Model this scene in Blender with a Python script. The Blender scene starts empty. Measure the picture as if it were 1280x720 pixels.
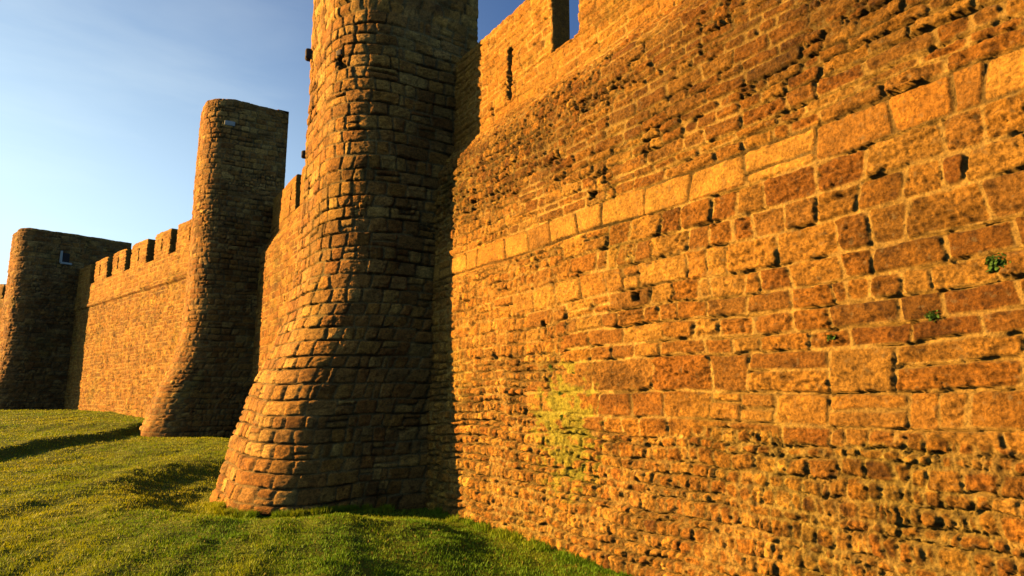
import bpy, math
import numpy as np
C = bpy.context.scene.collection
rad = math.radians
F32 = np.float32

# ------------------------------------------------------------------ noise
def hsh(ix, iy, seed):
    h = (ix.astype(np.int64)*374761393 + iy.astype(np.int64)*668265263 + seed*2246822519) & 0xFFFFFFFF
    h = ((h ^ (h >> 13))*1274126177) & 0xFFFFFFFF
    h = ((h ^ (h >> 16))*2654435761) & 0xFFFFFFFF
    h = h ^ (h >> 15)
    return (h & 0xFFFFFF).astype(F32)/F32(16777216.0)
def vn(x, y, seed):
    fx = np.floor(x); fy = np.floor(y)
    ix = fx.astype(np.int64); iy = fy.astype(np.int64)
    tx = x-fx; ty = y-fy
    tx = tx*tx*(3-2*tx); ty = ty*ty*(3-2*ty)
    a = hsh(ix, iy, seed); b = hsh(ix+1, iy, seed); c = hsh(ix, iy+1, seed); d = hsh(ix+1, iy+1, seed)
    return (a+(b-a)*tx + ((c+(d-c)*tx)-(a+(b-a)*tx))*ty)*2-1
def fbm(x, y, seed, n=3, g=.5):
    s = 0; a = 1.0; t = 0
    for k in range(n):
        ca, sa = math.cos(.6*k+.3), math.sin(.6*k+.3)
        s = s + a*vn((x*ca-y*sa)*2**k, (x*sa+y*ca)*2**k, seed+17*k); t += a; a *= g
    return s/t
def sst(a, b, x):
    t = np.clip((x-a)/(b-a), 0, 1); return t*t*(3-2*t)
def vor(x, y, seed):
    fx = np.floor(x); fy = np.floor(y)
    ix = fx.astype(np.int64); iy = fy.astype(np.int64)
    f1 = np.full(x.shape, 9., F32); f2 = f1.copy(); idd = np.zeros(x.shape, F32); gx = f1*0; gy = f1*0
    for i in (-1, 0, 1):
        for j in (-1, 0, 1):
            cx = ix+i; cy = iy+j
            px = cx+.5+(hsh(cx, cy, seed)-.5)*.8; py = cy+.5+(hsh(cx, cy, seed+5)-.5)*.6
            dx = x-px; dy = y-py
            d = np.sqrt(dx*dx+dy*dy).astype(F32)
            nw = d < f1
            f2 = np.where(nw, f1, np.minimum(f2, d))
            idd = np.where(nw, hsh(cx, cy, seed+9), idd)
            gx = np.where(nw, dx, gx); gy = np.where(nw, dy, gy)
            f1 = np.where(nw, d, f1)
    return f1, f2, idd, gx, gy

# ------------------------------------------------------------------ masonry: relief and stone colour at (u, v) metres
PAL = np.array([[.20,.105,.026],[.18,.088,.020],[.155,.072,.018],[.225,.128,.036],[.17,.086,.024],[.235,.142,.045],[.15,.078,.022],[.18,.10,.032]], F32)*np.array([1.10, .93, .46], F32)
MORTAR = np.array([.27,.165,.038], F32)
class Style:
    def __init__(s, seed, vmin, vmax, umin, umax, hb=None, h=(.2,.32), l=(.28,.7), relief=1.0, rub=None, smooth=None, tone=None, flush=None, pits=(), moss=None, tint=(1,1,1), cell=.17, light=None, holes=.5, mort=1.0, warp=1.0, face=1.0):
        r = np.random.default_rng(seed)
        s.seed = seed
        b = [vmin-1.0]
        while b[-1] < vmax+1: b.append(b[-1]+r.uniform(*(h(b[-1]) if callable(h) else h)))
        if hb is not None:            # forced course joints
            b = [x for x in b if all(x < lo-.12 or x > hi+.12 for lo, hi in hb)]
            for lo, hi in hb: b += [lo, hi]
            b.sort()
        s.hb = np.array(b)
        X = []; n0 = []
        s.base = umin-2
        for i in range(len(b)-1):
            hh = b[i+1]-b[i]
            x = s.base-r.uniform(0, 1)
            k = r.uniform(.8, 1.3)
            while x < umax+2:
                X.append(i*1000.0+(x-s.base)+2); n0.append(i)
                x += r.uniform(*l)*k*(1.35 if r.random() < .15 else 1)*(.55+hh*1.7)
        s.X = np.array(X)
        s.small = None
        if rub is not None:
            s.small = Style(seed+1000, vmin, vmax, umin, umax, h=(.5*cell, 1.3*cell), l=(.4*cell, 1.5*cell), relief=relief*.95, holes=.85, mort=mort*.6, warp=2.3, flush=flush)
        n = len(s.X)+1
        s.rt = r.uniform(-1, 1, n).astype(F32)
        s.q = r.random((n, 2, 8)).astype(F32)
        for a, v in dict(relief=relief, rub=rub, smooth=smooth, tone=tone, flush=flush, pits=pits, moss=moss, tint=tint, cell=cell, light=light, holes=holes, mort=mort, warp=warp, face=face).items(): setattr(s, a, v)
    def __call__(s, u, v):
        sh = u.shape; u = u.ravel().astype(F32); v = v.ravel().astype(F32)
        sd = s.seed
        wob = fbm(u/.32, v/.32, sd+1, 3)
        uu = u+wob*.016*s.warp+fbm(v/.9, u/.9, sd+2, 2)*.05
        vv = v+fbm(u/2.1, v/1.6, sd+3, 2)*.07+fbm(u/.28, v/.28, sd+4, 3)*.014*s.warp**1.4
        ci = np.clip(np.searchsorted(s.hb, vv)-1, 0, len(s.hb)-2)
        yl = s.hb[ci].astype(F32); yr = s.hb[ci+1].astype(F32); vc = (yl+yr)/2
        key = ci*1000.0+(uu.astype(np.float64)-s.base)+2
        k = np.clip(np.searchsorted(s.X, key)-1, 0, len(s.X)-2)
        # slanting joints
        lx = (s.X[k]-ci*1000.0+s.base-2).astype(F32); rx = np.where(s.X[k+1] < (ci+1)*1000.0, s.X[k+1]-ci*1000.0+s.base-2, lx+.5).astype(F32)
        tl = s.rt[k]*.22*(vv-vc); tr = s.rt[k+1]*.22*(vv-vc)
        dl = uu-(lx+tl); dr = (rx+tr)-uu
        q0 = s.q[k, 0]
        sp = q0[:, 0]; hh = yr-yl; ww = rx-lx
        st2 = (sp < .13) & (hh > .22)                     # two thin stones one on the other
        ym = yl+hh*(.35+.3*q0[:, 1]) + (uu-lx-ww/2)*.05*(q0[:, 2]-.5)
        up = st2 & (vv > ym)
        yl = np.where(up, ym, yl); yr = np.where(st2 & ~up, ym, yr)
        st3 = (sp > .86) & (ww > .3)                      # two short ones side by side
        xm = lx+ww*(.3+.4*q0[:, 1])
        rt = st3 & (uu > xm)
        dl = np.where(rt, uu-xm, dl); dr = np.where(st3 & ~rt, xm-uu, dr)
        wh = (up | rt).astype(np.int64)
        q = s.q[k, wh]
        dy = np.minimum(vv-yl, yr-vv); dx = np.minimum(dl, dr)
        r = .02+.05*q[:, 3]
        ax = np.maximum(r-dx, 0); ay = np.maximum(r-dy, 0)
        d = np.where((dx < r) & (dy < r), r-np.sqrt(ax*ax+ay*ay), np.minimum(dx, dy))
        fine = fbm(u/.07, v/.06, sd+6, 3)
        med = fbm(u/.2, v/.17, sd+7, 3)
        d = d+fine*.009+med*.010
        z_ = np.zeros_like(u)
        rub = s.rub(u, v) if s.rub else z_
        smo = s.smooth(u, v) if s.smooth else z_
        flush = s.flush(u, v) if s.flush else z_
        lite = s.light(u, v) if s.light else z_
        jn = vn(u/.5, v/.5, sd+8)
        jw = .005+.005*q[:, 4]*(1+jn)
        t = sst(0, 1, (d-jw)/(.012+.014*q[:, 3]))
        g1, g2, jd, hx, hy = vor(u/.085+.5*med, v/.06+.5*fine, sd+19)
        j2 = (jd*97.13) % 1; j3 = (jd*517.7) % 1
        facet = (hx*(j2-.5)+hy*(j3-.5))*.9+(jd-.5)*.5+.25*np.minimum((g2-g1)/.15, 1)
        rough = s.face*(.45+q[:, 5]*1.1)*(1-.85*lite)
        hs = (.004+.030*q[:, 6]**1.3)*s.relief*(1-.6*lite)+.012*(1-np.exp(-np.maximum(d, 0)/.05))
        hs = hs+((uu-lx-ww/2)*(q[:, 1]-.5)*.07+(vv-vc)*(q[:, 2]-.5)*.12)*s.relief*(1-.7*lite)
        # ridges of broken, layered stone faces
        lay = np.abs(fbm(u/.19+q[:, 3]*50, v/.055+q[:, 4]*30, sd+11, 3))
        grit = fbm(u/.03, v/.022, sd+16, 2)
        hs = hs+rough*(fine*.008+med*.016-lay*.034+grit*.010+facet*.016+.004)*s.relief
        hm = -.004+fbm(u/.12, v/.1, sd+12, 3)*.007+flush*(.010+.012*vn(u/.22, v/.22, sd+13))
        cav = fbm(u/.3, v/.16, sd+14, 2)
        pit = sst(.34-.22*s.holes, .62-.2*s.holes, cav)*(1-t)*np.where(dy < dx+.004, 1, .3)
        pit = np.maximum(pit, 1.1*sst(.032, .012, yr-vv)*(1-t)*sst(-.25, .25, jn+.5*med))
        hm = hm-.008*lite
        disp = hm+(hs-hm)*t-pit*.06*(1-.5*lite)
        # colour
        pi = np.minimum((q[:, 7]*len(PAL)).astype(int), len(PAL)-1)
        col = PAL[pi]*(.85+.36*q[:, 5])[:, None]
        if s.light is not None: lk = lite*np.where(q[:, 1] > .3, .85, .2)
        if s.light is not None: col = col+(PAL[5]*(1.0+.35*q[:, 2])[:, None]-col)*lk[:, None]
        col = col*(1+.16*med+.16*fine+.22*grit)[:, None]
        speck = sst(.12, .55, fbm(u/.05, v/.035, sd+17, 3, .6))*(1-.8*lite)
        col = col*(1-.5*speck)[:, None]
        stain = sst(.05, .6, fbm(u/.6, v/.4, sd+15, 4))
        col = col*(1-.45*stain*(1-.6*lite))[:, None]
        mc = 1.12*MORTAR*(1+.15*fine+.1*med)[:, None]*(1-.45*(1-flush)*sst(-.2, .5, jn))[:, None]
        mc = mc*(s.mort*(1-.6*lite))[:, None]
        tc = t[:, None]
        col = mc+(col-mc)*tc
        # rubble
        if s.rub is not None:
            hr, cr = s.small(u, v)
            rd = fbm(u/.11+v/.25, v/.12, sd+26, 4, .66); rd2 = fbm(u/.045, v/.05, sd+27, 3, .62)
            hr = hr+(med*.012+.018*rd-.038*np.abs(rd2)+.022*facet)*s.relief
            cr = cr*(1.25*(1+.35*rd+.6*rd2+.35*(jd-.5)))[:, None]
            m = sst(.42, .58, rub+.22*jn+.12*med+.25*(q[:, 0]-.5))
            disp = disp+(hr-disp)*m; col = col+(cr-col)*m[:, None]
        if s.smooth is not None:
            sm = smo*(.8+.2*jn)
            hsm = .006*med+.004*fine+.35*disp-.006*sst(.3, .6, cav)
            disp = disp+(hsm-disp)*sm
            cs = (PAL[0]*.75+PAL[3]*.5)*(1+.12*med+.08*fine)[:, None]*(1-.25*stain)[:, None]
            col = col+(cs-col)*(sm*.6)[:, None]
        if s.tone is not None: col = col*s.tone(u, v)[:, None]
        if s.moss is not None:
            mm = s.moss(u, v)
            mk = sst(.12, .5, mm)*sst(.38, .72, mm*.75+.7*fbm(u/.12, v/.08, sd+31, 3)+.3*(1-t))
            col = col+(np.array([.19, .19, .018], F32)-col)*(mk*.75)[:, None]
            dk = .0*sst(.62, .8, mm*.8+.6*fbm(u/.09, v/.05, sd+32, 2)+.35*(1-t)*1.0)
            col = col+(np.array([.03, .07, .012], F32)-col)*(dk*.85)[:, None]
        # algae film and blackened streaks
        alg = sst(.15, .7, fbm(u/1.1, v/1.7, sd+33, 3))
        col = col*(1+(np.array([.78, .98, .85], F32)-1)*(alg*.6)[:, None])
        if s.warp < 2: disp = disp+fbm(u/1.6, v/1.3, sd+34, 2)*.02
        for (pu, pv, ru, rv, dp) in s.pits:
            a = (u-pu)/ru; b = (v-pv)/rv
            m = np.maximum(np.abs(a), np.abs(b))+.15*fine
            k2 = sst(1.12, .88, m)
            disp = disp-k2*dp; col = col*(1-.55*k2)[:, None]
        col = np.clip(col*np.array(s.tint, F32), .004, .8)
        return disp.reshape(sh), col.reshape(sh+(3,))

# ------------------------------------------------------------------ meshes
def mesh(name, V, Fq, col=None, mat=None, smooth=False, tris=None, parent=None):
    me = bpy.data.meshes.new(name)
    V = np.asarray(V, F32); nv = len(V)
    nq = 0 if Fq is None else len(Fq); nt = 0 if tris is None else len(tris)
    me.vertices.add(nv); me.vertices.foreach_set('co', V.ravel())
    li = []
    if nq: li.append(np.asarray(Fq, np.int32).ravel())
    if nt: li.append(np.asarray(tris, np.int32).ravel())
    li = np.concatenate(li)
    me.loops.add(len(li)); me.loops.foreach_set('vertex_index', li)
    st = np.concatenate([np.arange(nq)*4, nq*4+np.arange(nt)*3]).astype(np.int32)
    me.polygons.add(nq+nt); me.polygons.foreach_set('loop_start', st)
    me.polygons.foreach_set('use_smooth', np.full(nq+nt, smooth))
    if col is not None:
        a = me.color_attributes.new('Col', 'FLOAT_COLOR', 'POINT')
        cc = np.ones((nv, 4), F32); cc[:, :3] = col
        a.data.foreach_set('color', cc.ravel())
    me.update(calc_edges=True)
    me.validate()
    if mat: me.materials.append(mat)
    o = bpy.data.objects.new(name, me); C.objects.link(o)
    if parent: o.parent = parent
    return o
def thing(name, label, cat, loc=(0, 0, 0), group=None):
    o = bpy.data.objects.new(name, None); C.objects.link(o); o.location = loc
    o.empty_display_size = .3
    o['label'] = label; o['category'] = cat
    if group: o['group'] = group
    return o
def grid_quads(nu, nv):
    i = np.arange(nv-1)[:, None]*nu+np.arange(nu-1)[None, :]
    i = i.ravel()
    return np.stack([i, i+1, i+1+nu, i+nu], 1)
def spaced(a, b, fn):
    x = [a]
    while x[-1] < b: x.append(x[-1]+fn(x[-1]))
    x = np.array(x); x = a+(x-a)*(b-a)/(x[-1]-a)
    return x

class Wall:
    """a straight wall: point = P0 + t*u + n*(profile(z)+relief); n is the outer face normal"""
    def __init__(s, P0, az, style, profile, thick):
        s.P0 = np.array(P0); a = rad(az)
        s.t = np.array([math.sin(a), math.cos(a)]); s.n = np.array([-math.cos(a), math.sin(a)])
        s.style = style; s.profile = profile; s.thick = thick
    def panel(s, name, us, vs, back, mat, parent, top_wear=.0, open_bottom=False):
        U, Vv = np.meshgrid(us, vs)
        D, col = s.style(U, Vv)
        nu, nv = len(us), len(vs)
        Z = Vv.copy()
        if top_wear:
            w = sst(vs[-1]-.5, vs[-1], Vv)
            Z = Z+w*top_wear*fbm(U/.5, U*0+3, s.style.seed+50, 3)
        off = s.profile(Vv)+D
        # round the arrises at the free ends and the top
        ed = np.minimum(U-us[0], us[-1]-U)
        if name == 'merlon': ed = np.minimum(ed, vs[-1]-Vv)
        off = off-.03*np.clip(1-ed/.04, 0, 1)**2
        X = s.P0[0]+s.t[0]*U+s.n[0]*off; Y = s.P0[1]+s.t[1]*U+s.n[1]*off
        V = np.stack([X, Y, Z], -1).reshape(-1, 3)
        q = grid_quads(nu, nv)
        idx = np.arange(nu*nv).reshape(nv, nu)
        ring = np.concatenate([idx[0, :-1], idx[:-1, -1], idx[-1, :0:-1], idx[:0:-1, 0]])
        # the sides, top and end faces: rows running back into the wall
        K = 7
        cols = [col.reshape(-1, 3)]
        Vs = [V]; prev = ring; base = len(V)
        RU = U.ravel()[ring]; RV = Z.ravel()[ring]; RO = off.ravel()[ring]
        Q = [q]
        rn = np.roll(np.arange(len(ring)), -1)
        for j in range(1, K+1):
            f = j/K
            o2 = RO+(back-RO)*f
            jit = 0 if j == K else .012*fbm(RU/.1+j*3.3, RV/.1, s.style.seed+60, 2)
            cu = (us[0]+us[-1])/2; cv = (vs[0]+vs[-1])/2
            uu = RU-np.sign(RU-cu)*np.abs(jit)*(np.abs(RU-cu) > (us[-1]-us[0])/2-.01)
            vv = RV+jit*(RV > vs[-1]-.1)
            Vs.append(np.stack([s.P0[0]+s.t[0]*uu+s.n[0]*o2, s.P0[1]+s.t[1]*uu+s.n[1]*o2, vv], -1))
            cols.append(np.clip(PAL[0]*.9*(1+.3*fbm(RU/.2+j, RV/.2, 77, 2))[:, None]*np.ones((1, 3)), .01, 1))
            cur = base+np.arange(len(ring)); base += len(ring)
            Q.append(np.stack([prev, prev[rn], cur[rn], cur], 1)[:, ::-1]); prev = cur
        b4 = []
        for uu, vv in ((us[0], vs[0]), (us[-1], vs[0]), (us[-1], vs[-1]), (us[0], vs[-1])):
            b4.append([s.P0[0]+s.t[0]*uu+s.n[0]*back, s.P0[1]+s.t[1]*uu+s.n[1]*back, vv])
        Vs.append(np.array(b4)); cols.append(np.tile(PAL[0], (4, 1)))
        Q.append(np.array([[base+3, base+2, base+1, base]]))
        return mesh(name, np.concatenate(Vs), np.concatenate(Q), np.concatenate(cols), mat, True, parent=parent)

def build_tower(root, Cc, rot, xb, style, top, mat, res_s, zs, flare, R=1.1, Lf=1.2):
    """a D plan tower: rounded front, straight sides running back by xb; local +x runs back through the wall"""
    a = rad(rot); ex = np.array([math.cos(a), -math.sin(a)]); ey = np.array([math.sin(a), math.cos(a)])
    L1 = xb; Q1 = L1+math.pi/2*R; Q2 = Q1+Lf; L2 = Q2+math.pi/2*R; L3 = L2+xb; F = 2*R+Lf
    ss = spaced(0, L3, res_s)
    ang = np.clip((ss-L1)/R, 0, math.pi/2)+np.clip((ss-Q2)/R, 0, math.pi/2)
    lx = np.maximum(L1-ss, 0)+np.maximum(ss-L2, 0)-R*np.sin(ang)
    ly = -R*np.cos(ang)+np.clip(ss-Q1, 0, Lf)      # origin: centre of the near corner arc
    nx = -np.sin(ang); ny = -np.cos(ang)                   # 0 at the near flat side, pi/2 at the front
    azn = -180+np.degrees(ang)
    w = np.maximum(np.cos(np.radians((azn+78)*.95)), 0)**2.0
    w = np.where(ss < L1, 0, w); w = np.where(ss > L2, w[np.searchsorted(ss, L2)-1], w)
    S, Z = np.meshgrid(ss, zs)
    Fz = np.interp(zs, flare[0], flare[1])[:, None]
    # keep the stones square where the foot spreads
    D, col = style(S+Fz*(np.minimum(ang, math.pi/2)-math.pi/2)[None, :]*.8, Z)
    # a little taper
    off = D+Fz*w[None, :]
    zz = Z+sst(top-.4, top, Z)*.05*fbm(S/.5, S*0, style.seed+70, 3)
    off = off-.12*np.clip(1-(top-Z)/.16, 0, 1)**2
    zz = zz-.10*np.clip(1-(np.minimum(ss, L3-ss)[None, :])/.35, 0, 1)**2*sst(top-.5, top, Z)
    X = lx[None, :]+nx[None, :]*off; Y = ly[None, :]+ny[None, :]*off
    def wpt(x, y): return Cc[0]+ex[0]*x+ey[0]*y, Cc[1]+ex[1]*x+ey[1]*y
    WX, WY = wpt(X, Y)
    V = np.stack([WX, WY, zz], -1).reshape(-1, 3)
    nu, nv = len(ss), len(zs)
    Q = [grid_quads(nu, nv)[:, ::-1]]
    cols = [col.reshape(-1, 3)]; Vs = [V]; base = len(V)
    prev = np.arange(nu)+(nv-1)*nu
    for o2, dz in ((-.15, .0), (-.3, .0), (-.42, 0), (-.45, -.03), (-.45, -1.1)):
        x = lx+nx*o2; y = ly+ny*o2
        x = np.minimum(x, xb+o2)
        X1, Y1 = wpt(x, y)
        Vs.append(np.stack([X1, Y1, (zz[-1] if dz == 0 else top)+dz+0*X1], -1)); cols.append(np.tile(PAL[2], (nu, 1)))
        cur = base+np.arange(nu); base += nu
        Q.append(np.stack([prev[:-1], cur[:-1], cur[1:], prev[1:]], 1)); prev = cur
    # floor behind the parapet, back wall of the tower
    X1, Y1 = wpt(np.array([xb-.45]*2), np.array([-.2, .2]))
    h = nu//2
    T = [[prev[i], prev[i+1], prev[nu-1]] for i in range(nu-2)]
    z0 = zs[0]
    bx, by = wpt(np.array([xb, xb, xb, xb]), np.array([-R, R+Lf, R+Lf, -R]))
    Vs.append(np.stack([bx, by, np.array([z0, z0, top, top])], -1)); cols.append(np.tile(PAL[2], (4, 1)))
    Q.append(np.array([[base+3, base+2, base+1, base]])[:, ::-1]); base += 4
    bx, by = wpt(np.array([xb-.45]*4), np.array([-R, R+Lf, R+Lf, -R])*.99)
    Vs.append(np.stack([bx, by, np.array([top-1.2, top-1.2, top, top])], -1)); cols.append(np.tile(PAL[2], (4, 1)))
    Q.append(np.array([[base+3, base+2, base+1, base]])); base += 4
    bx, by = wpt(np.array([xb-.45, xb, xb, xb-.45]), np.array([-R*.99, -R*.99, (R+Lf)*.99, (R+Lf)*.99]))
    Vs.append(np.stack([bx, by, np.array([top-.01]*4)], -1)); cols.append(np.tile(PAL[2], (4, 1)))
    Q.append(np.array([[base, base+1, base+2, base+3]])); base += 4
    return mesh('shaft', np.concatenate(Vs), np.concatenate(Q), np.concatenate(cols), mat, True, tris=np.array(T), parent=root)

# ------------------------------------------------------------------ materials
def stone_mat(name, scale=1.0, bump=.5):
    m = bpy.data.materials.new(name); m.use_nodes = True; nt = m.node_tree; N = nt.nodes; Lk = nt.links
    b = N['Principled BSDF']; b.inputs['Roughness'].default_value = .93; b.inputs['Specular IOR Level'].default_value = .15
    tc = N.new('ShaderNodeTexCoord')
    at = N.new('ShaderNodeAttribute'); at.attribute_name = 'Col'
    def noise(sc, det, rgh=.6):
        n = N.new('ShaderNodeTexNoise'); n.inputs['Scale'].default_value = sc*scale; n.inputs['Detail'].default_value = det; n.inputs['Roughness'].default_value = rgh
        Lk.new(tc.outputs['Object'], n.inputs['Vector']); return n
    n1 = noise(34, 5, .75); n2 = noise(9, 4, .65); n3 = noise(2.3, 3)
    def mr(n, a, c, lo, hi):
        r = N.new('ShaderNodeMapRange'); r.inputs[1].default_value = a; r.inputs[2].default_value = c; r.inputs[3].default_value = lo; r.inputs[4].default_value = hi
        Lk.new(n.outputs[0], r.inputs[0]); return r
    def mul(a, c):
        x = N.new('ShaderNodeMath'); x.operation = 'MULTIPLY'; Lk.new(a, x.inputs[0]); Lk.new(c, x.inputs[1]); return x.outputs[0]
    f = mul(mul(mr(n1, .3, .7, .4, 1.7).outputs[0], mr(n2, .3, .7, .74, 1.24).outputs[0]), mr(n3, .3, .7, .84, 1.14).outputs[0])
    sc = N.new('ShaderNodeVectorMath'); sc.operation = 'SCALE'; Lk.new(at.outputs['Color'], sc.inputs[0]); Lk.new(f, sc.inputs['Scale'])
    # pale and dark lichen freckles
    v = N.new('ShaderNodeTexNoise'); v.inputs['Scale'].default_value = 17*scale; v.inputs['Detail'].default_value = 3; Lk.new(tc.outputs['Object'], v.inputs['Vector'])
    mx = N.new('ShaderNodeMix'); mx.data_type = 'RGBA'; mx.inputs['B'].default_value = (.10, .075, .035, 1)
    Lk.new(mr(v, .6, .72, 0, .6).outputs[0], mx.inputs['Factor']); Lk.new(sc.outputs[0], mx.inputs['A'])
    Lk.new(mx.outputs['Result'], b.inputs['Base Color'])
    bp = N.new('ShaderNodeBump'); bp.inputs['Strength'].default_value = bump; bp.inputs['Distance'].default_value = .05/scale
    Lk.new(n1.outputs[0], bp.inputs['Height'])
    bp2 = N.new('ShaderNodeBump'); bp2.inputs['Strength'].default_value = bump*.8; bp2.inputs['Distance'].default_value = .03/scale
    Lk.new(n2.outputs[0], bp2.inputs['Height']); Lk.new(bp.outputs[0], bp2.inputs['Normal'])
    Lk.new(bp2.outputs[0], b.inputs['Normal'])
    return m
M_wall = stone_mat('weathered_masonry', 1.0, .8)
M_far = stone_mat('distant_masonry', .6, .6)
def plain(name, col, rough=.85, attr=False, trans=0):
    m = bpy.data.materials.new(name); m.use_nodes = True; b = m.node_tree.nodes['Principled BSDF']
    b.inputs['Base Color'].default_value = (*col, 1); b.inputs['Roughness'].default_value = rough; b.inputs['Specular IOR Level'].default_value = .2
    nt = m.node_tree
    if attr:
        at = nt.nodes.new('ShaderNodeAttribute'); at.attribute_name = 'Col'; nt.links.new(at.outputs['Color'], b.inputs['Base Color'])
    else:
        n = nt.nodes.new('ShaderNodeTexNoise'); n.inputs['Scale'].default_value = 30
        tc = nt.nodes.new('ShaderNodeTexCoord'); nt.links.new(tc.outputs['Object'], n.inputs['Vector'])
        mx = nt.nodes.new('ShaderNodeMix'); mx.data_type = 'RGBA'
        mx.inputs['A'].default_value = (*[c*.6 for c in col], 1); mx.inputs['B'].default_value = (*[min(1, c*1.3) for c in col], 1)
        nt.links.new(n.outputs[0], mx.inputs['Factor']); nt.links.new(mx.outputs['Result'], b.inputs['Base Color'])
    if trans:
        tr = nt.nodes.new('ShaderNodeBsdfTranslucent'); ms = nt.nodes.new('ShaderNodeMixShader'); ms.inputs[0].default_value = trans
        out = nt.nodes['Material Output']
        nt.links.new((at.outputs['Color'] if attr else mx.outputs['Result']), tr.inputs['Color'])
        nt.links.new(b.outputs[0], ms.inputs[1]); nt.links.new(tr.outputs[0], ms.inputs[2]); nt.links.new(ms.outputs[0], out.inputs['Surface'])
    return m
M_leaf = plain('weed_leaf', (.06, .13, .02), trans=.35)
M_pale = plain('pale_and_sunlit_stone', (.30, .29, .23))  # own colour of the pale block; painted sunlight on jamb and sill
M_corbel = plain('shade_dark_stone', (.045, .032, .022))  # dark colour stands in for shade on stones turned from the sun
M_dark = plain('opening_shade', (.02, .017, .013))  # solid dark colour in place of the shade inside the window
M_grass = plain('grass_blades', (.1, .1, .1), .7, attr=True, trans=.3)

# ------------------------------------------------------------------ ground
def ground_z(x, y):
    rho = ((np.abs(x-5)/4.35)**3+(np.abs(y-13.5)/4.6)**3)**(1/3)
    e_ = x*.84-y*.54+.3*fbm(x/1.4, y/1.4, 12, 2)
    z1 = .42*np.where(y < 12, sst(.6, -3.0, e_), 1)*(.2+.8*sst(.74, 1.08, rho+.05*fbm(x/1.2, y/1.2, 5, 2)))*sst(5.0, 3.9, x+.25*fbm(x/1.3, y/1.3, 6, 2))
    z2 = .45*sst(15, 24, y)
    z = (z1**4+z2**4+1e-9)**.25
    xe = np.interp(y, [-30, 0, 10, 19, 24, 28, 34, 60], [-9, -6.4, -4.3, -1.9, -.1, 1.3, 4.5, 9])
    sd = xe-x
    z = z+.24*sst(.0, .75, sd+.3*fbm(x/2.5, y/2.5, 7, 2))
    z = z+.20*sst(27.5, 31, y)+.20*sst(31, 44, y)
    z = z+.05*fbm(x/3.2+y/9, y/4.5, 8, 2)
    # low ridges running with the wall, as on old turf
    z = z+.06*fbm((x-.36*y)/.6, (y+.36*x)/4.0, 9, 3)*sst(4, 2, x)
    return z
rng = np.random.default_rng(4)
xs = np.concatenate([-np.geomspace(400, 16, 26), np.arange(-15.6, -6, .3), np.arange(-6, 7.5, .07), np.geomspace(7.6, 400, 24)])
ys = np.concatenate([-np.geomspace(300, 3, 20), np.arange(-2.5, 3, .3), np.arange(3, 18, .07), np.arange(18, 60, .2), np.geomspace(61, 900, 24)])
GX, GY = np.meshgrid(xs, ys)
GZ = ground_z(GX, GY)+.03*fbm(GX/.32, GY/.32, 11, 3)*(np.hypot(GX, GY) < 70)
G = mesh('ground', np.stack([GX, GY, GZ], -1).reshape(-1, 3), grid_quads(len(xs), len(ys)), None, None, True)
G['kind'] = 'structure'
m = bpy.data.materials.new('turf'); m.use_nodes = True; nt = m.node_tree; N = nt.nodes; Lk = nt.links
b = N['Principled BSDF']; b.inputs['Roughness'].default_value = .95; b.inputs['Specular IOR Level'].default_value = .1
tc = N.new('ShaderNodeTexCoord')
n = N.new('ShaderNodeTexNoise'); n.inputs['Scale'].default_value = 1.1; n.inputs['Detail'].default_value = 8; n.inputs['Roughness'].default_value = .65
Lk.new(tc.outputs['Object'], n.inputs['Vector'])
cr = N.new('ShaderNodeValToRGB'); e = cr.color_ramp.elements
e[0].position = .3; e[0].color = (.05, .085, .004, 1); e[1].position = .7; e[1].color = (.15, .15, .006, 1)
Lk.new(n.outputs[0], cr.inputs[0]); Lk.new(cr.outputs[0], b.inputs['Base Color'])
n2 = N.new('ShaderNodeTexNoise'); n2.inputs['Scale'].default_value = 28; n2.inputs['Detail'].default_value = 4
Lk.new(tc.outputs['Object'], n2.inputs['Vector'])
bp = N.new('ShaderNodeBump'); bp.inputs['Strength'].default_value = .8; bp.inputs['Distance'].default_value = .04
Lk.new(n2.outputs[0], bp.inputs['Height']); Lk.new(bp.outputs[0], b.inputs['Normal'])
G.data.materials.append(m)

# grass: one object of short blades, thicker on the near turf
NB = 620000
az = np.radians(rng.uniform(-24, 52, NB)); r = np.exp(rng.uniform(math.log(2.6), math.log(56), NB))
bx = r*np.sin(az); by = r*np.cos(az)
tuft = fbm(bx/.22, by/.22, 41, 3)
NF = 60000
fy = rng.uniform(1, 10.4, NF//3); fx = 5.24-np.abs(rng.normal(0, .09, NF//3))
fq = rng.uniform(0, 1.4, NF//2)                         # along the foot of the near tower
fan = np.where(fq < 1, fq*rad(90), rad(90)); fst = np.where(fq > 1, (fq-1)*3, 0)
fw = np.maximum(np.cos(np.radians((-180+np.degrees(fan)+78)*.95)), 0)**2.0
fr = 1.1+1.33*fw+np.abs(rng.normal(0, .10, NF//2))
fx = np.concatenate([fx, 4.515-np.sin(fan)*fr]); fy = np.concatenate([fy, 12.0-np.cos(fan)*fr+fst])
foot = np.zeros(NB, bool); foot[:len(fx)] = True
bx[:len(fx)] = fx; by[:len(fx)] = fy; r = np.hypot(bx, by)
tuft = fbm(bx/.22, by/.22, 41, 3)
ok = (rng.random(NB) < .72+.6*tuft)
ok &= ~((bx > 5.45) & (by < 27)) & ~((bx > 3.42) & (by > 10.95) & (by < 14.3)) & ~((bx > 3.7+(30-by)*.26) & (by > 28))
bx, by, r, tuft, foot = bx[ok], by[ok], r[ok], tuft[ok], foot[ok]
nb = len(bx)
bz = ground_z(bx, by)+.03*fbm(bx/.32, by/.32, 11, 3)-.006
hgt = (.016+.024*rng.random(nb))*(1+.45*tuft)*(1+r*.012)*np.where(foot, 1.2+1.8*rng.random(nb)*(tuft > 0), 1)
wd = .0022+.00062*r
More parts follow.
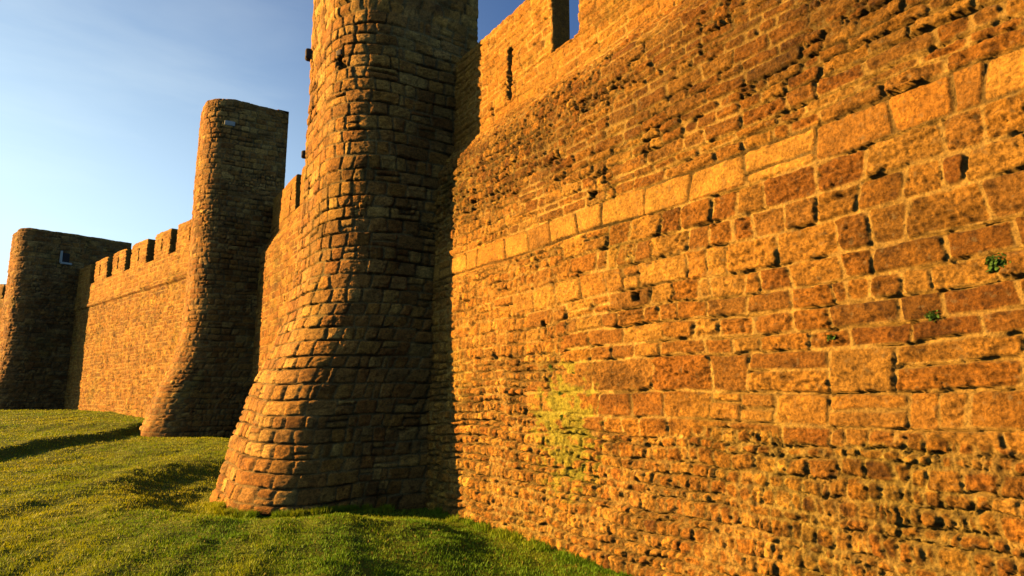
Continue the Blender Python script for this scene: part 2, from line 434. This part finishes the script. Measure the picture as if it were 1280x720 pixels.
th = rng.uniform(0, 2*math.pi, nb); ln = rng.uniform(.1, .9, nb)*hgt; td = rng.uniform(0, 2*math.pi, nb)
V = np.empty((nb, 3, 3), F32)
V[:, 0] = np.stack([bx-np.cos(th)*wd, by-np.sin(th)*wd, bz], 1)
V[:, 1] = np.stack([bx+np.cos(th)*wd, by+np.sin(th)*wd, bz], 1)
V[:, 2] = np.stack([bx+np.cos(td)*ln, by+np.sin(td)*ln, bz+hgt], 1)
mixv = np.clip(.62-.55*sst(-1.5, 2.5, bx)*sst(14, 8, by)+.4*fbm(bx/1.4, by/1.4, 43, 3)+.45*fbm((bx-.36*by)/.45, (by+.36*bx)/3.5, 44, 3)+rng.normal(0, .10, nb), 0, 1)[:, None]  # less yellow toward the near wall: shade of that slope put into blade colour
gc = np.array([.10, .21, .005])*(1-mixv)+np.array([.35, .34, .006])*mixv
straw = (rng.random(nb) < .02)[:, None]
gc = np.where(straw, np.array([.36, .28, .06]), gc)
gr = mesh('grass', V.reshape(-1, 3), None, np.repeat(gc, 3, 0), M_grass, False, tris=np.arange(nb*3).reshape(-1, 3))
gr['kind'] = 'stuff'; gr['label'] = 'short mown grass covering the sloping turf below the walls'; gr['category'] = 'grass'

# ------------------------------------------------------------------ walls
PROF_A = lambda z: np.interp(z, [-1, 0, 2.2, 5.7, 6.35, 6.9, 20], [.10, .07, .02, 0, -.08, -.40, -.40])
def rubA(u, v):
    far = sst(3.5, 8.5, u)
    low = sst(1.85, 1.45, v)
    mid = .60*far*sst(5.9, 5.2, v)
    hi = sst(4.9, 5.4, v)*sst(6.9, 6.5, v)*(.35+.55*sst(4, 9, u))
    return np.clip(np.maximum(np.maximum(low*.85, mid), hi), 0, 1)
LITE = (4.10, 4.44)
def liteA(u, v):
    a = sst(LITE[0]-.02, LITE[0]+.02, v)*sst(LITE[1]+.03, LITE[1]-.01, v)
    b2 = .45*sst(3.2, 3.3, v)*sst(3.6, 3.5, v)*sst(4.0, 4.6, u)*sst(8.6, 8.0, u)
    c2 = .5*sst(1.72, 1.78, v)*sst(2.05, 2.0, v)*sst(1.8, 2.4, u)*sst(6.2, 5.5, u)
    return np.maximum(np.maximum(a, b2), c2)
styA = Style(11, -1, 9.3, -6, 12, hb=[LITE, (3.22, 3.54), (1.74, 2.02)], h=lambda z: (.10, .19) if z > 4.5 else ((.14, .27) if z > 1.7 else (.16, .26)), l=(.28, .66), relief=1.05, face=1.3,
             rub=lambda u, v: rubA(u, v)*(1-liteA(u, v)),
             smooth=lambda u, v: np.maximum(.9*sst(6.6, 6.95, v), .45*sst(6, 9, u)*sst(5.4, 4.8, v)*sst(2.0, 2.8, v)),
             flush=lambda u, v: sst(6.5, 3.0, u)*sst(5.2, 4.6, v),
             light=liteA,
             tone=lambda u, v: (.98+.14*sst(4, 8, u))*(1-.36*sst(4.6, 5.3, v)*sst(6.7, 6.2, v)+.08*sst(6.6, 7, v))*(1-.24*sst(5.5, 2.2, u)*(1-.8*liteA(u, v))),  # near end darkened in the stone colour to imitate vignetting
             moss=lambda u, v: np.exp(-((u-6.85)/.75)**2-((v-1.6)/.9)**2),
             pits=[(8.84, 7.62, .07, .45, .42), (8.6, 2.62, .05, .05, .12), (5.42, 3.15, .06, .05, .1), (9.4, 5.3, .07, .1, .1), (7.3, 3.0, .05, .06, .1), (6.2, 4.6, .06, .05, .08)],
             cell=.16)
WA = Wall((5.3, 0), 0, styA, PROF_A, 1.4)
SILL, TOPA = 7.42, 8.78
wallA = thing('castle_wall', 'long sunlit curtain wall in the right foreground, rough stone with one pale course and an arrow slit', 'castle wall', (5.3, 5, 0))
def inv(o, p):   # children keep world coordinates
    o.location = (-p.location[0], -p.location[1], -p.location[2])
dy = lambda y: .0075+.0012*max(y-1.5, 0)
dzA = .0125
us1 = spaced(.5, 11.4, dy)
o = WA.panel('wall_face', us1, np.arange(-.5, SILL+.001, dzA), -1.4, M_wall, wallA); inv(o, wallA)
us2 = spaced(-6, .5, lambda y: .05)
o = WA.panel('wall_face', us2, np.arange(-.5, SILL+.001, .045), -1.4, M_wall, wallA); inv(o, wallA)
for a_, b_, du in ((7.59, 11.4, .016), (3.9, 6.94, .016), (.2, 3.25, .02), (-3.5, -.45, .05)):
    o = WA.panel('merlon', np.arange(a_, b_, du), np.append(np.arange(SILL, TOPA, .016), TOPA), -.76, M_wall, wallA, top_wear=.03); inv(o, wallA)

# wall B between the near and the middle tower
styB = Style(23, -1, 11, 10, 28, h=(.2, .32), l=(.3, .7), relief=.9, rub=lambda u, v: .55*sst(4, 2, v)+.2*sst(8.4, 7.6, v),
             smooth=lambda u, v: .8*sst(8.3, 8.6, v), pits=[(24.1, 9.35, .05, .5, .35), (22.4, 5.3, .1, .1, .2)], tone=lambda u, v: 1+0*u, cell=.2)
PROF_B = lambda z: np.interp(z, [-1, 0, 2.2, 7.6, 8.4, 20], [.10, .07, .02, 0, -.38, -.40])
WB = Wall((5.3, 0), 0, styB, PROF_B, 1.4)
wallB = thing('castle_wall', 'narrow strip of sunlit wall showing between the near and middle towers', 'castle wall', (5.3, 20, .2))
o = WB.panel('wall_face', np.arange(14.0, 27.2, .035), np.arange(-.5, 8.75, .03), -1.4, M_wall, wallB); inv(o, wallB)
for a_, b_ in ((23.45, 27.2), (19.7, 22.75), (16, 19)):
    o = WB.panel('merlon', np.arange(a_, b_, .035), np.append(np.arange(8.75, 10.15, .03), 10.15), -.76, M_wall, wallB, top_wear=.03); inv(o, wallB)

# wall C beyond the middle tower
styC = Style(37, -1, 11, -4, 24, h=(.17, .26), l=(.25, .5), relief=1.1, rub=lambda u, v: .5*sst(7.2, 6.8, v), smooth=lambda u, v: .5*sst(7.5, 7.8, v),
             tone=lambda u, v: 1.15-.15*sst(7.5, 7.4, v), cell=.24, pits=[(u_, 9.35, .07, .3, .25) for u_ in (1.6, 5.0, 8.2, 11.5, 14.7)])
PROF_C = lambda z: np.interp(z, [-1, 0, 2.2, 7.28, 7.34, 7.46, 7.5, 20], [.12, .08, .02, 0, .10, .10, .04, .02])
WC = Wall((3.6, 30.4), -14.8, styC, PROF_C, 1.4)
wallC = thing('castle_wall', 'battlemented curtain wall in the distance between the middle and farthest towers', 'castle wall', (2, 36.5, .8))
SC = 8.72
o = WC.panel('wall_face', np.arange(-3, 20.6, .045), np.append(np.arange(-.3, SC, .04), SC), -1.4, M_far, wallC); inv(o, wallC)
for a_, b_ in ((-3, 0.0), (.85, 3.16), (3.95, 6.02), (7.06, 9.41), (10.27, 12.41), (13.4, 15.7), (16.6, 20.6)):
    o = WC.panel('merlon', np.arange(a_, b_+.03, .045), np.append(np.arange(SC, SC+1.3, .04), SC+1.3), -1.0, M_far, wallC, top_wear=.05); inv(o, wallC)

# wall D past the farthest tower
styD = Style(41, -1, 11, -4, 24, h=(.2, .3), l=(.3, .6), relief=1.1, cell=.24)
WD = Wall((-2.3, 51.2), -30, styD, lambda z: 0*z, 1.4)
wallD = thing('castle_wall', 'sliver of battlemented wall at the left edge of the photo, past the farthest tower', 'castle wall', (-6, 57.5, 1))
o = WD.panel('wall_face', np.arange(0, 20, .12), np.append(np.arange(0, 8.8, .1), 8.8), -1.4, M_far, wallD); inv(o, wallD)
for a_, b_ in ((.5, 3), (4, 6.3), (7.2, 9.6), (10.6, 13)):
    o = WD.panel('merlon', np.arange(a_, b_, .1), np.append(np.arange(8.8, 9.9, .1), 9.9), -.5, M_far, wallD, top_wear=.04); inv(o, wallD)

# ------------------------------------------------------------------ towers
FL = ([-1, .15, 1.32, 2.07, 2.8, 3.56, 4.5, 5.5, 6.5], [1.5, 1.33, 1.03, .80, .50, .23, .07, .02, 0])
TT = (.86, .92, .86)
def tstyle(seed, L, **k):
    k.setdefault('mort', .42)
    return Style(seed, -1, 14, -5, L+5, **k)
# near tower: rounded front toward the turf
T1C = (4.515, 12.0); xb1 = 6.2-4.515
t1 = thing('castle_tower', 'tall near round tower with a splayed foot, running out of the top of the photo', 'tower', (4.515, 12.0, 0))
L1 = 2*xb1+math.pi*1.1+1.2
ang = lambda azn: xb1+rad(180+azn)*1.1
s1 = tstyle(53, L1, h=(.21, .28), l=(.25, .44), relief=1.0, face=.45, warp=.8, rub=lambda u, v: .12+.5*fbm(u/1.0, v/1.5, 90, 2)+.3*sst(3.4, 4.2, v)*sst(6.5, 5, v)-.1,
            tint=(1.38, 1.50, 2.1), cell=.17, holes=.7,
            pits=[(ang(-112), 8.45, .10, .09, .16), (ang(-118), 8.35, .08, .06, .12)])
zs1 = np.concatenate([np.arange(-.4, 9.4, .0145), np.arange(9.4, 13.6, .05), [13.6]])
def rs1(s):
    if s < xb1: return .03
    f = (s-xb1)/(math.pi*1.1+1.2)
    return .0155 if f < .66 else .045
o = build_tower(t1, T1C, 0, xb1, s1, 13.6, M_wall, rs1, zs1, FL); inv(o, t1)
# middle tower
T2C = (3.91, 28.0); xb2 = 6.07-3.91
t2 = thing('castle_tower', 'middle round tower, its flat top against the sky with one pale block below', 'tower', (3.91, 28.0, .4))
L2 = 2*xb2+math.pi*1.0+1.1
s2 = tstyle(59, L2, h=(.19, .26), l=(.26, .45), relief=.9, face=.5, warp=.8, rub=lambda u, v: .22+.5*fbm(u/1.0, v/1.5, 91, 2), tint=(1.3, 1.38, 2.0), cell=.2, holes=.6)
o = build_tower(t2, T2C, 0, xb2, s2, 14.1, M_wall, lambda s: .032 if s < 5 else .1, np.append(np.arange(0, 14.09, .032), 14.1), FL, 1.0, 1.1); inv(o, t2)
# farthest tower, turned with its wall
J = np.array([-1.2, 48.9]); e1 = np.array([.966, .259]); e2 = np.array([-.259, .966])
C3 = J-2.2*e1+1.1*e2; xb3 = 4.9
t3 = thing('castle_tower', 'farthest tower at the left edge, broad and mostly in shade with a small pale window', 'tower', (C3[0], C3[1], 1))
s3 = tstyle(61, 2*xb3+6, h=(.22, .34), l=(.3, .62), relief=1.3, rub=lambda u, v: .4+0*u, tint=(1.1, 1.15, 1.8), cell=.24, holes=.6)
FL3 = (FL[0], [f*.55 for f in FL[1]])
o = build_tower(t3, C3, 15*-1, xb3, s3, 12.25, M_far, lambda s: .05 if s < 8 else .15, np.append(np.arange(0, 12.24, .05), 12.25), FL3, 1.1, 1.4); inv(o, t3)

def rough_block(name, c, size, rotz, mat, parent, seed=0, amp=.012):
    n = 7
    import bmesh
    bm = bmesh.new(); bmesh.ops.create_cube(bm, size=1)
    bmesh.ops.subdivide_edges(bm, edges=bm.edges[:], cuts=5, use_grid_fill=True)
    P = np.array([v.co[:] for v in bm.verts])
    nr = np.sign(P)*np.maximum(np.abs(P)-.34, 0); ln_ = np.linalg.norm(nr, axis=1, keepdims=True)+1e-9
    P = np.clip(P, -.34, .34)+nr/ln_*np.minimum(ln_, .16)
    ca, sa = math.cos(rotz), math.sin(rotz)
    Q = P*np.array(size)
    Q = Q+amp*np.stack([fbm(Q[:, 1]/.06, Q[:, 2]/.06, seed, 2), fbm(Q[:, 0]/.06, Q[:, 2]/.06, seed+3, 2), fbm(Q[:, 0]/.06, Q[:, 1]/.06, seed+5, 2)], 1)
    X = np.stack([Q[:, 0]*ca-Q[:, 1]*sa+c[0], Q[:, 0]*sa+Q[:, 1]*ca+c[1], Q[:, 2]+c[2]], 1)
    for v, p in zip(bm.verts, X): v.co = p
    me = bpy.data.meshes.new(name); bm.to_mesh(me); bm.free(); me.materials.append(mat)
    for p in me.polygons: p.use_smooth = True
    o = bpy.data.objects.new(name, me); C.objects.link(o); o.parent = parent; inv(o, parent); return o
def on_tower(Cc, azn, z, out, R=1.1):
    a = rad(azn); return (Cc[0]+math.sin(a)*(R+out), Cc[1]+math.cos(a)*(R+out)+(1.2 if azn > -90 else 0), z)
a0 = math.pi/2
for azn, z, sz, k in ((-80, 9.42, (.34, .15, .26), 1), (-78, 7.13, (.26, .14, .16), 2), (-113, 8.62, (.16, .16, .12), 3)):
    rough_block('projecting_stone', on_tower(T1C, azn, z, -.02), sz, -rad(azn)+a0, M_corbel, t1, k)
# pale facing block on the middle tower
rough_block('pale_block', on_tower(T2C, -172, 13.0, -.02, 1.0), (.12, .40, .2), -rad(-172)+a0, M_pale, t2, 9, .006)
# small window of the farthest tower: opening coloured dark as shade, jamb and sill pale as if sunlit
nrm = -e2
def flat3(s, z, out): p = J+s*e1+nrm*out; return (p[0], p[1], z)
rz3 = math.atan2(e1[1], e1[0])
sw = -.95
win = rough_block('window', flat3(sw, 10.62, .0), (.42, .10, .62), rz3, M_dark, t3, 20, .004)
def sub(o, par): 
    o.parent = par; o.location = (0, 0, 0)
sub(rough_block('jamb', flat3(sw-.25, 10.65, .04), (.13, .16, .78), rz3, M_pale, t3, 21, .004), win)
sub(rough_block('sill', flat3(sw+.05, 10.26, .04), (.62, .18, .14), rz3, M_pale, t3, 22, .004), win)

# ------------------------------------------------------------------ weeds in the joints
def weed(y, z, size, n, label, seed, group=None):
    r = np.random.default_rng(seed)
    root = thing('wall_weed', label, 'plant', (5.27, y, z), group)
    V = []; Fc = []
    for i in range(n):
        yaw = r.uniform(-1.4, 1.4); el = r.uniform(-.6, 1.2); L = size*r.uniform(.35, .75); w = L*r.uniform(.2, .36)
        d = np.array([-math.cos(yaw)*math.cos(el), math.sin(yaw)*math.cos(el), math.sin(el)])
        sd_ = np.cross(d, [r.normal(), r.normal(), r.normal()]); sd_ /= np.linalg.norm(sd_)
        base = np.array([-r.uniform(0, .25)*size, r.normal(0, .38)*size, r.normal(0, .26)*size])
        b = len(V)
        for t_, ww in ((0, .15), (.35, .9), (.7, .8), (1, .05)):
            p = base+d*L*t_+np.array([0, 0, -.35*L*t_*t_])
            V += [p-sd_*w*ww, p+sd_*w*ww]
        Fc += [[b, b+1, b+3, b+2], [b+2, b+3, b+5, b+4], [b+4, b+5, b+7, b+6]]
    mesh('leaves', np.array(V), np.array(Fc), None, M_leaf, True, parent=root)
weed(1.83, 2.93, .08, 200, 'bushy green weed high in a joint at the right edge of the near wall', 101)
weed(2.30, 2.60, .048, 100, 'dark green weed tuft in a joint left of and below the bushy one', 102)
weed(3.10, 2.50, .05, 100, 'small bright green weed, leftmost of the three on the right of the near wall', 103)
g = 'green tufts in the mossy patch of the near wall'
weed(7.12, 2.40, .04, 60, 'top left tuft of the mossy patch low on the near wall', 104, g)
weed(6.62, 2.30, .05, 80, 'green tuft at the upper right of the mossy patch on the near wall', 105, g)
weed(6.92, 2.03, .045, 60, 'green tuft midway down the mossy patch on the near wall', 106, g)
weed(6.9, 1.73, .04, 60, 'lowest green tuft of the mossy patch on the near wall', 107, g)

# ------------------------------------------------------------------ light, sky, camera
SUN_AZ, SUN_EL = -57.0, 15.0
w = bpy.data.worlds.new('World'); bpy.context.scene.world = w; w.use_nodes = True
nt = w.node_tree; N = nt.nodes; Lk = nt.links
bg = N['Background']; bg.inputs['Strength'].default_value = .05
sky = N.new('ShaderNodeTexSky'); sky.sky_type = 'NISHITA'; sky.sun_disc = False
sky.sun_elevation = rad(SUN_EL); sky.sun_rotation = rad(SUN_AZ); sky.air_density = .58; sky.dust_density = .6; sky.ozone_density = 4.0
tc = N.new('ShaderNodeTexCoord')
mp = N.new('ShaderNodeMapping'); mp.inputs['Scale'].default_value = (1.2, 1.2, 5.5); mp.inputs['Rotation'].default_value = (.12, .18, 0)
Lk.new(tc.outputs['Generated'], mp.inputs['Vector'])
n = N.new('ShaderNodeTexNoise'); n.inputs['Scale'].default_value = 1.6; n.inputs['Detail'].default_value = 6; n.inputs['Roughness'].default_value = .55; n.inputs['Distortion'].default_value = .4
Lk.new(mp.outputs[0], n.inputs['Vector'])
mr = N.new('ShaderNodeMapRange'); mr.inputs[1].default_value = .48; mr.inputs[2].default_value = .78; mr.inputs[3].default_value = 0; mr.inputs[4].default_value = .36
Lk.new(n.outputs[0], mr.inputs[0])
mx = N.new('ShaderNodeMix'); mx.data_type = 'RGBA'; mx.inputs['B'].default_value = (4.2, 4.5, 4.6, 1)
cm = N.new('ShaderNodeMath'); cm.operation = 'MULTIPLY'
dt = N.new('ShaderNodeVectorMath'); dt.operation = 'DOT_PRODUCT'; dt.inputs[1].default_value = (math.sin(rad(SUN_AZ)), math.cos(rad(SUN_AZ)), 0)
Lk.new(tc.outputs['Generated'], dt.inputs[0])
hs_ = N.new('ShaderNodeMapRange'); hs_.inputs[1].default_value = -.05; hs_.inputs[2].default_value = .62; Lk.new(dt.outputs['Value'], hs_.inputs[0])
Lk.new(mr.outputs[0], cm.inputs[0]); Lk.new(hs_.outputs[0], cm.inputs[1])
Lk.new(cm.outputs[0], mx.inputs['Factor']); Lk.new(sky.outputs[0], mx.inputs['A']); 
sp = N.new('ShaderNodeSeparateXYZ'); Lk.new(tc.outputs['Generated'], sp.inputs[0])
hz = N.new('ShaderNodeMapRange'); hz.interpolation_type = 'SMOOTHERSTEP'; hz.inputs[1].default_value = -.05; hz.inputs[2].default_value = .84; hz.inputs[3].default_value = .95; hz.inputs[4].default_value = 0
Lk.new(sp.outputs['Z'], hz.inputs[0])
# the pale horizon glow lies on the side of the sun
hm_ = N.new('ShaderNodeMath'); hm_.operation = 'MULTIPLY'; Lk.new(hz.outputs[0], hm_.inputs[0]); Lk.new(hs_.outputs[0], hm_.inputs[1])
mh = N.new('ShaderNodeMix'); mh.data_type = 'RGBA'; mh.inputs['B'].default_value = (4.3, 5.6, 5.9, 1)
Lk.new(hm_.outputs[0], mh.inputs['Factor']); Lk.new(mx.outputs['Result'], mh.inputs['A']); Lk.new(mh.outputs['Result'], bg.inputs['Color'])
L = bpy.data.lights.new('sun', 'SUN'); L.energy = 5.0; L.angle = rad(.5); L.color = (1, .58, .18)
so = bpy.data.objects.new('sun', L); C.objects.link(so)
from mathutils import Vector
sd = Vector((math.sin(rad(SUN_AZ))*math.cos(rad(SUN_EL)), math.cos(rad(SUN_AZ))*math.cos(rad(SUN_EL)), math.sin(rad(SUN_EL))))
so.rotation_euler = (sd).to_track_quat('Z', 'Y').to_euler(); so.location = (-20, 20, 20)
cam = bpy.data.cameras.new('camera'); co = bpy.data.objects.new('camera', cam); C.objects.link(co)
cam.sensor_width = 36; cam.lens = 800/1280*36; cam.clip_end = 3000; cam.clip_start = .05
co.location = (0, 0, 2.0); co.rotation_euler = (math.pi/2+math.atan(135/800), 0, -rad(33))
S = bpy.context.scene; S.camera = co
S.view_settings.view_transform = 'Standard'; S.view_settings.look = 'None'; S.view_settings.exposure = 2.1; S.view_settings.gamma = 1
S.cycles.max_bounces = 6; S.cycles.diffuse_bounces = 0
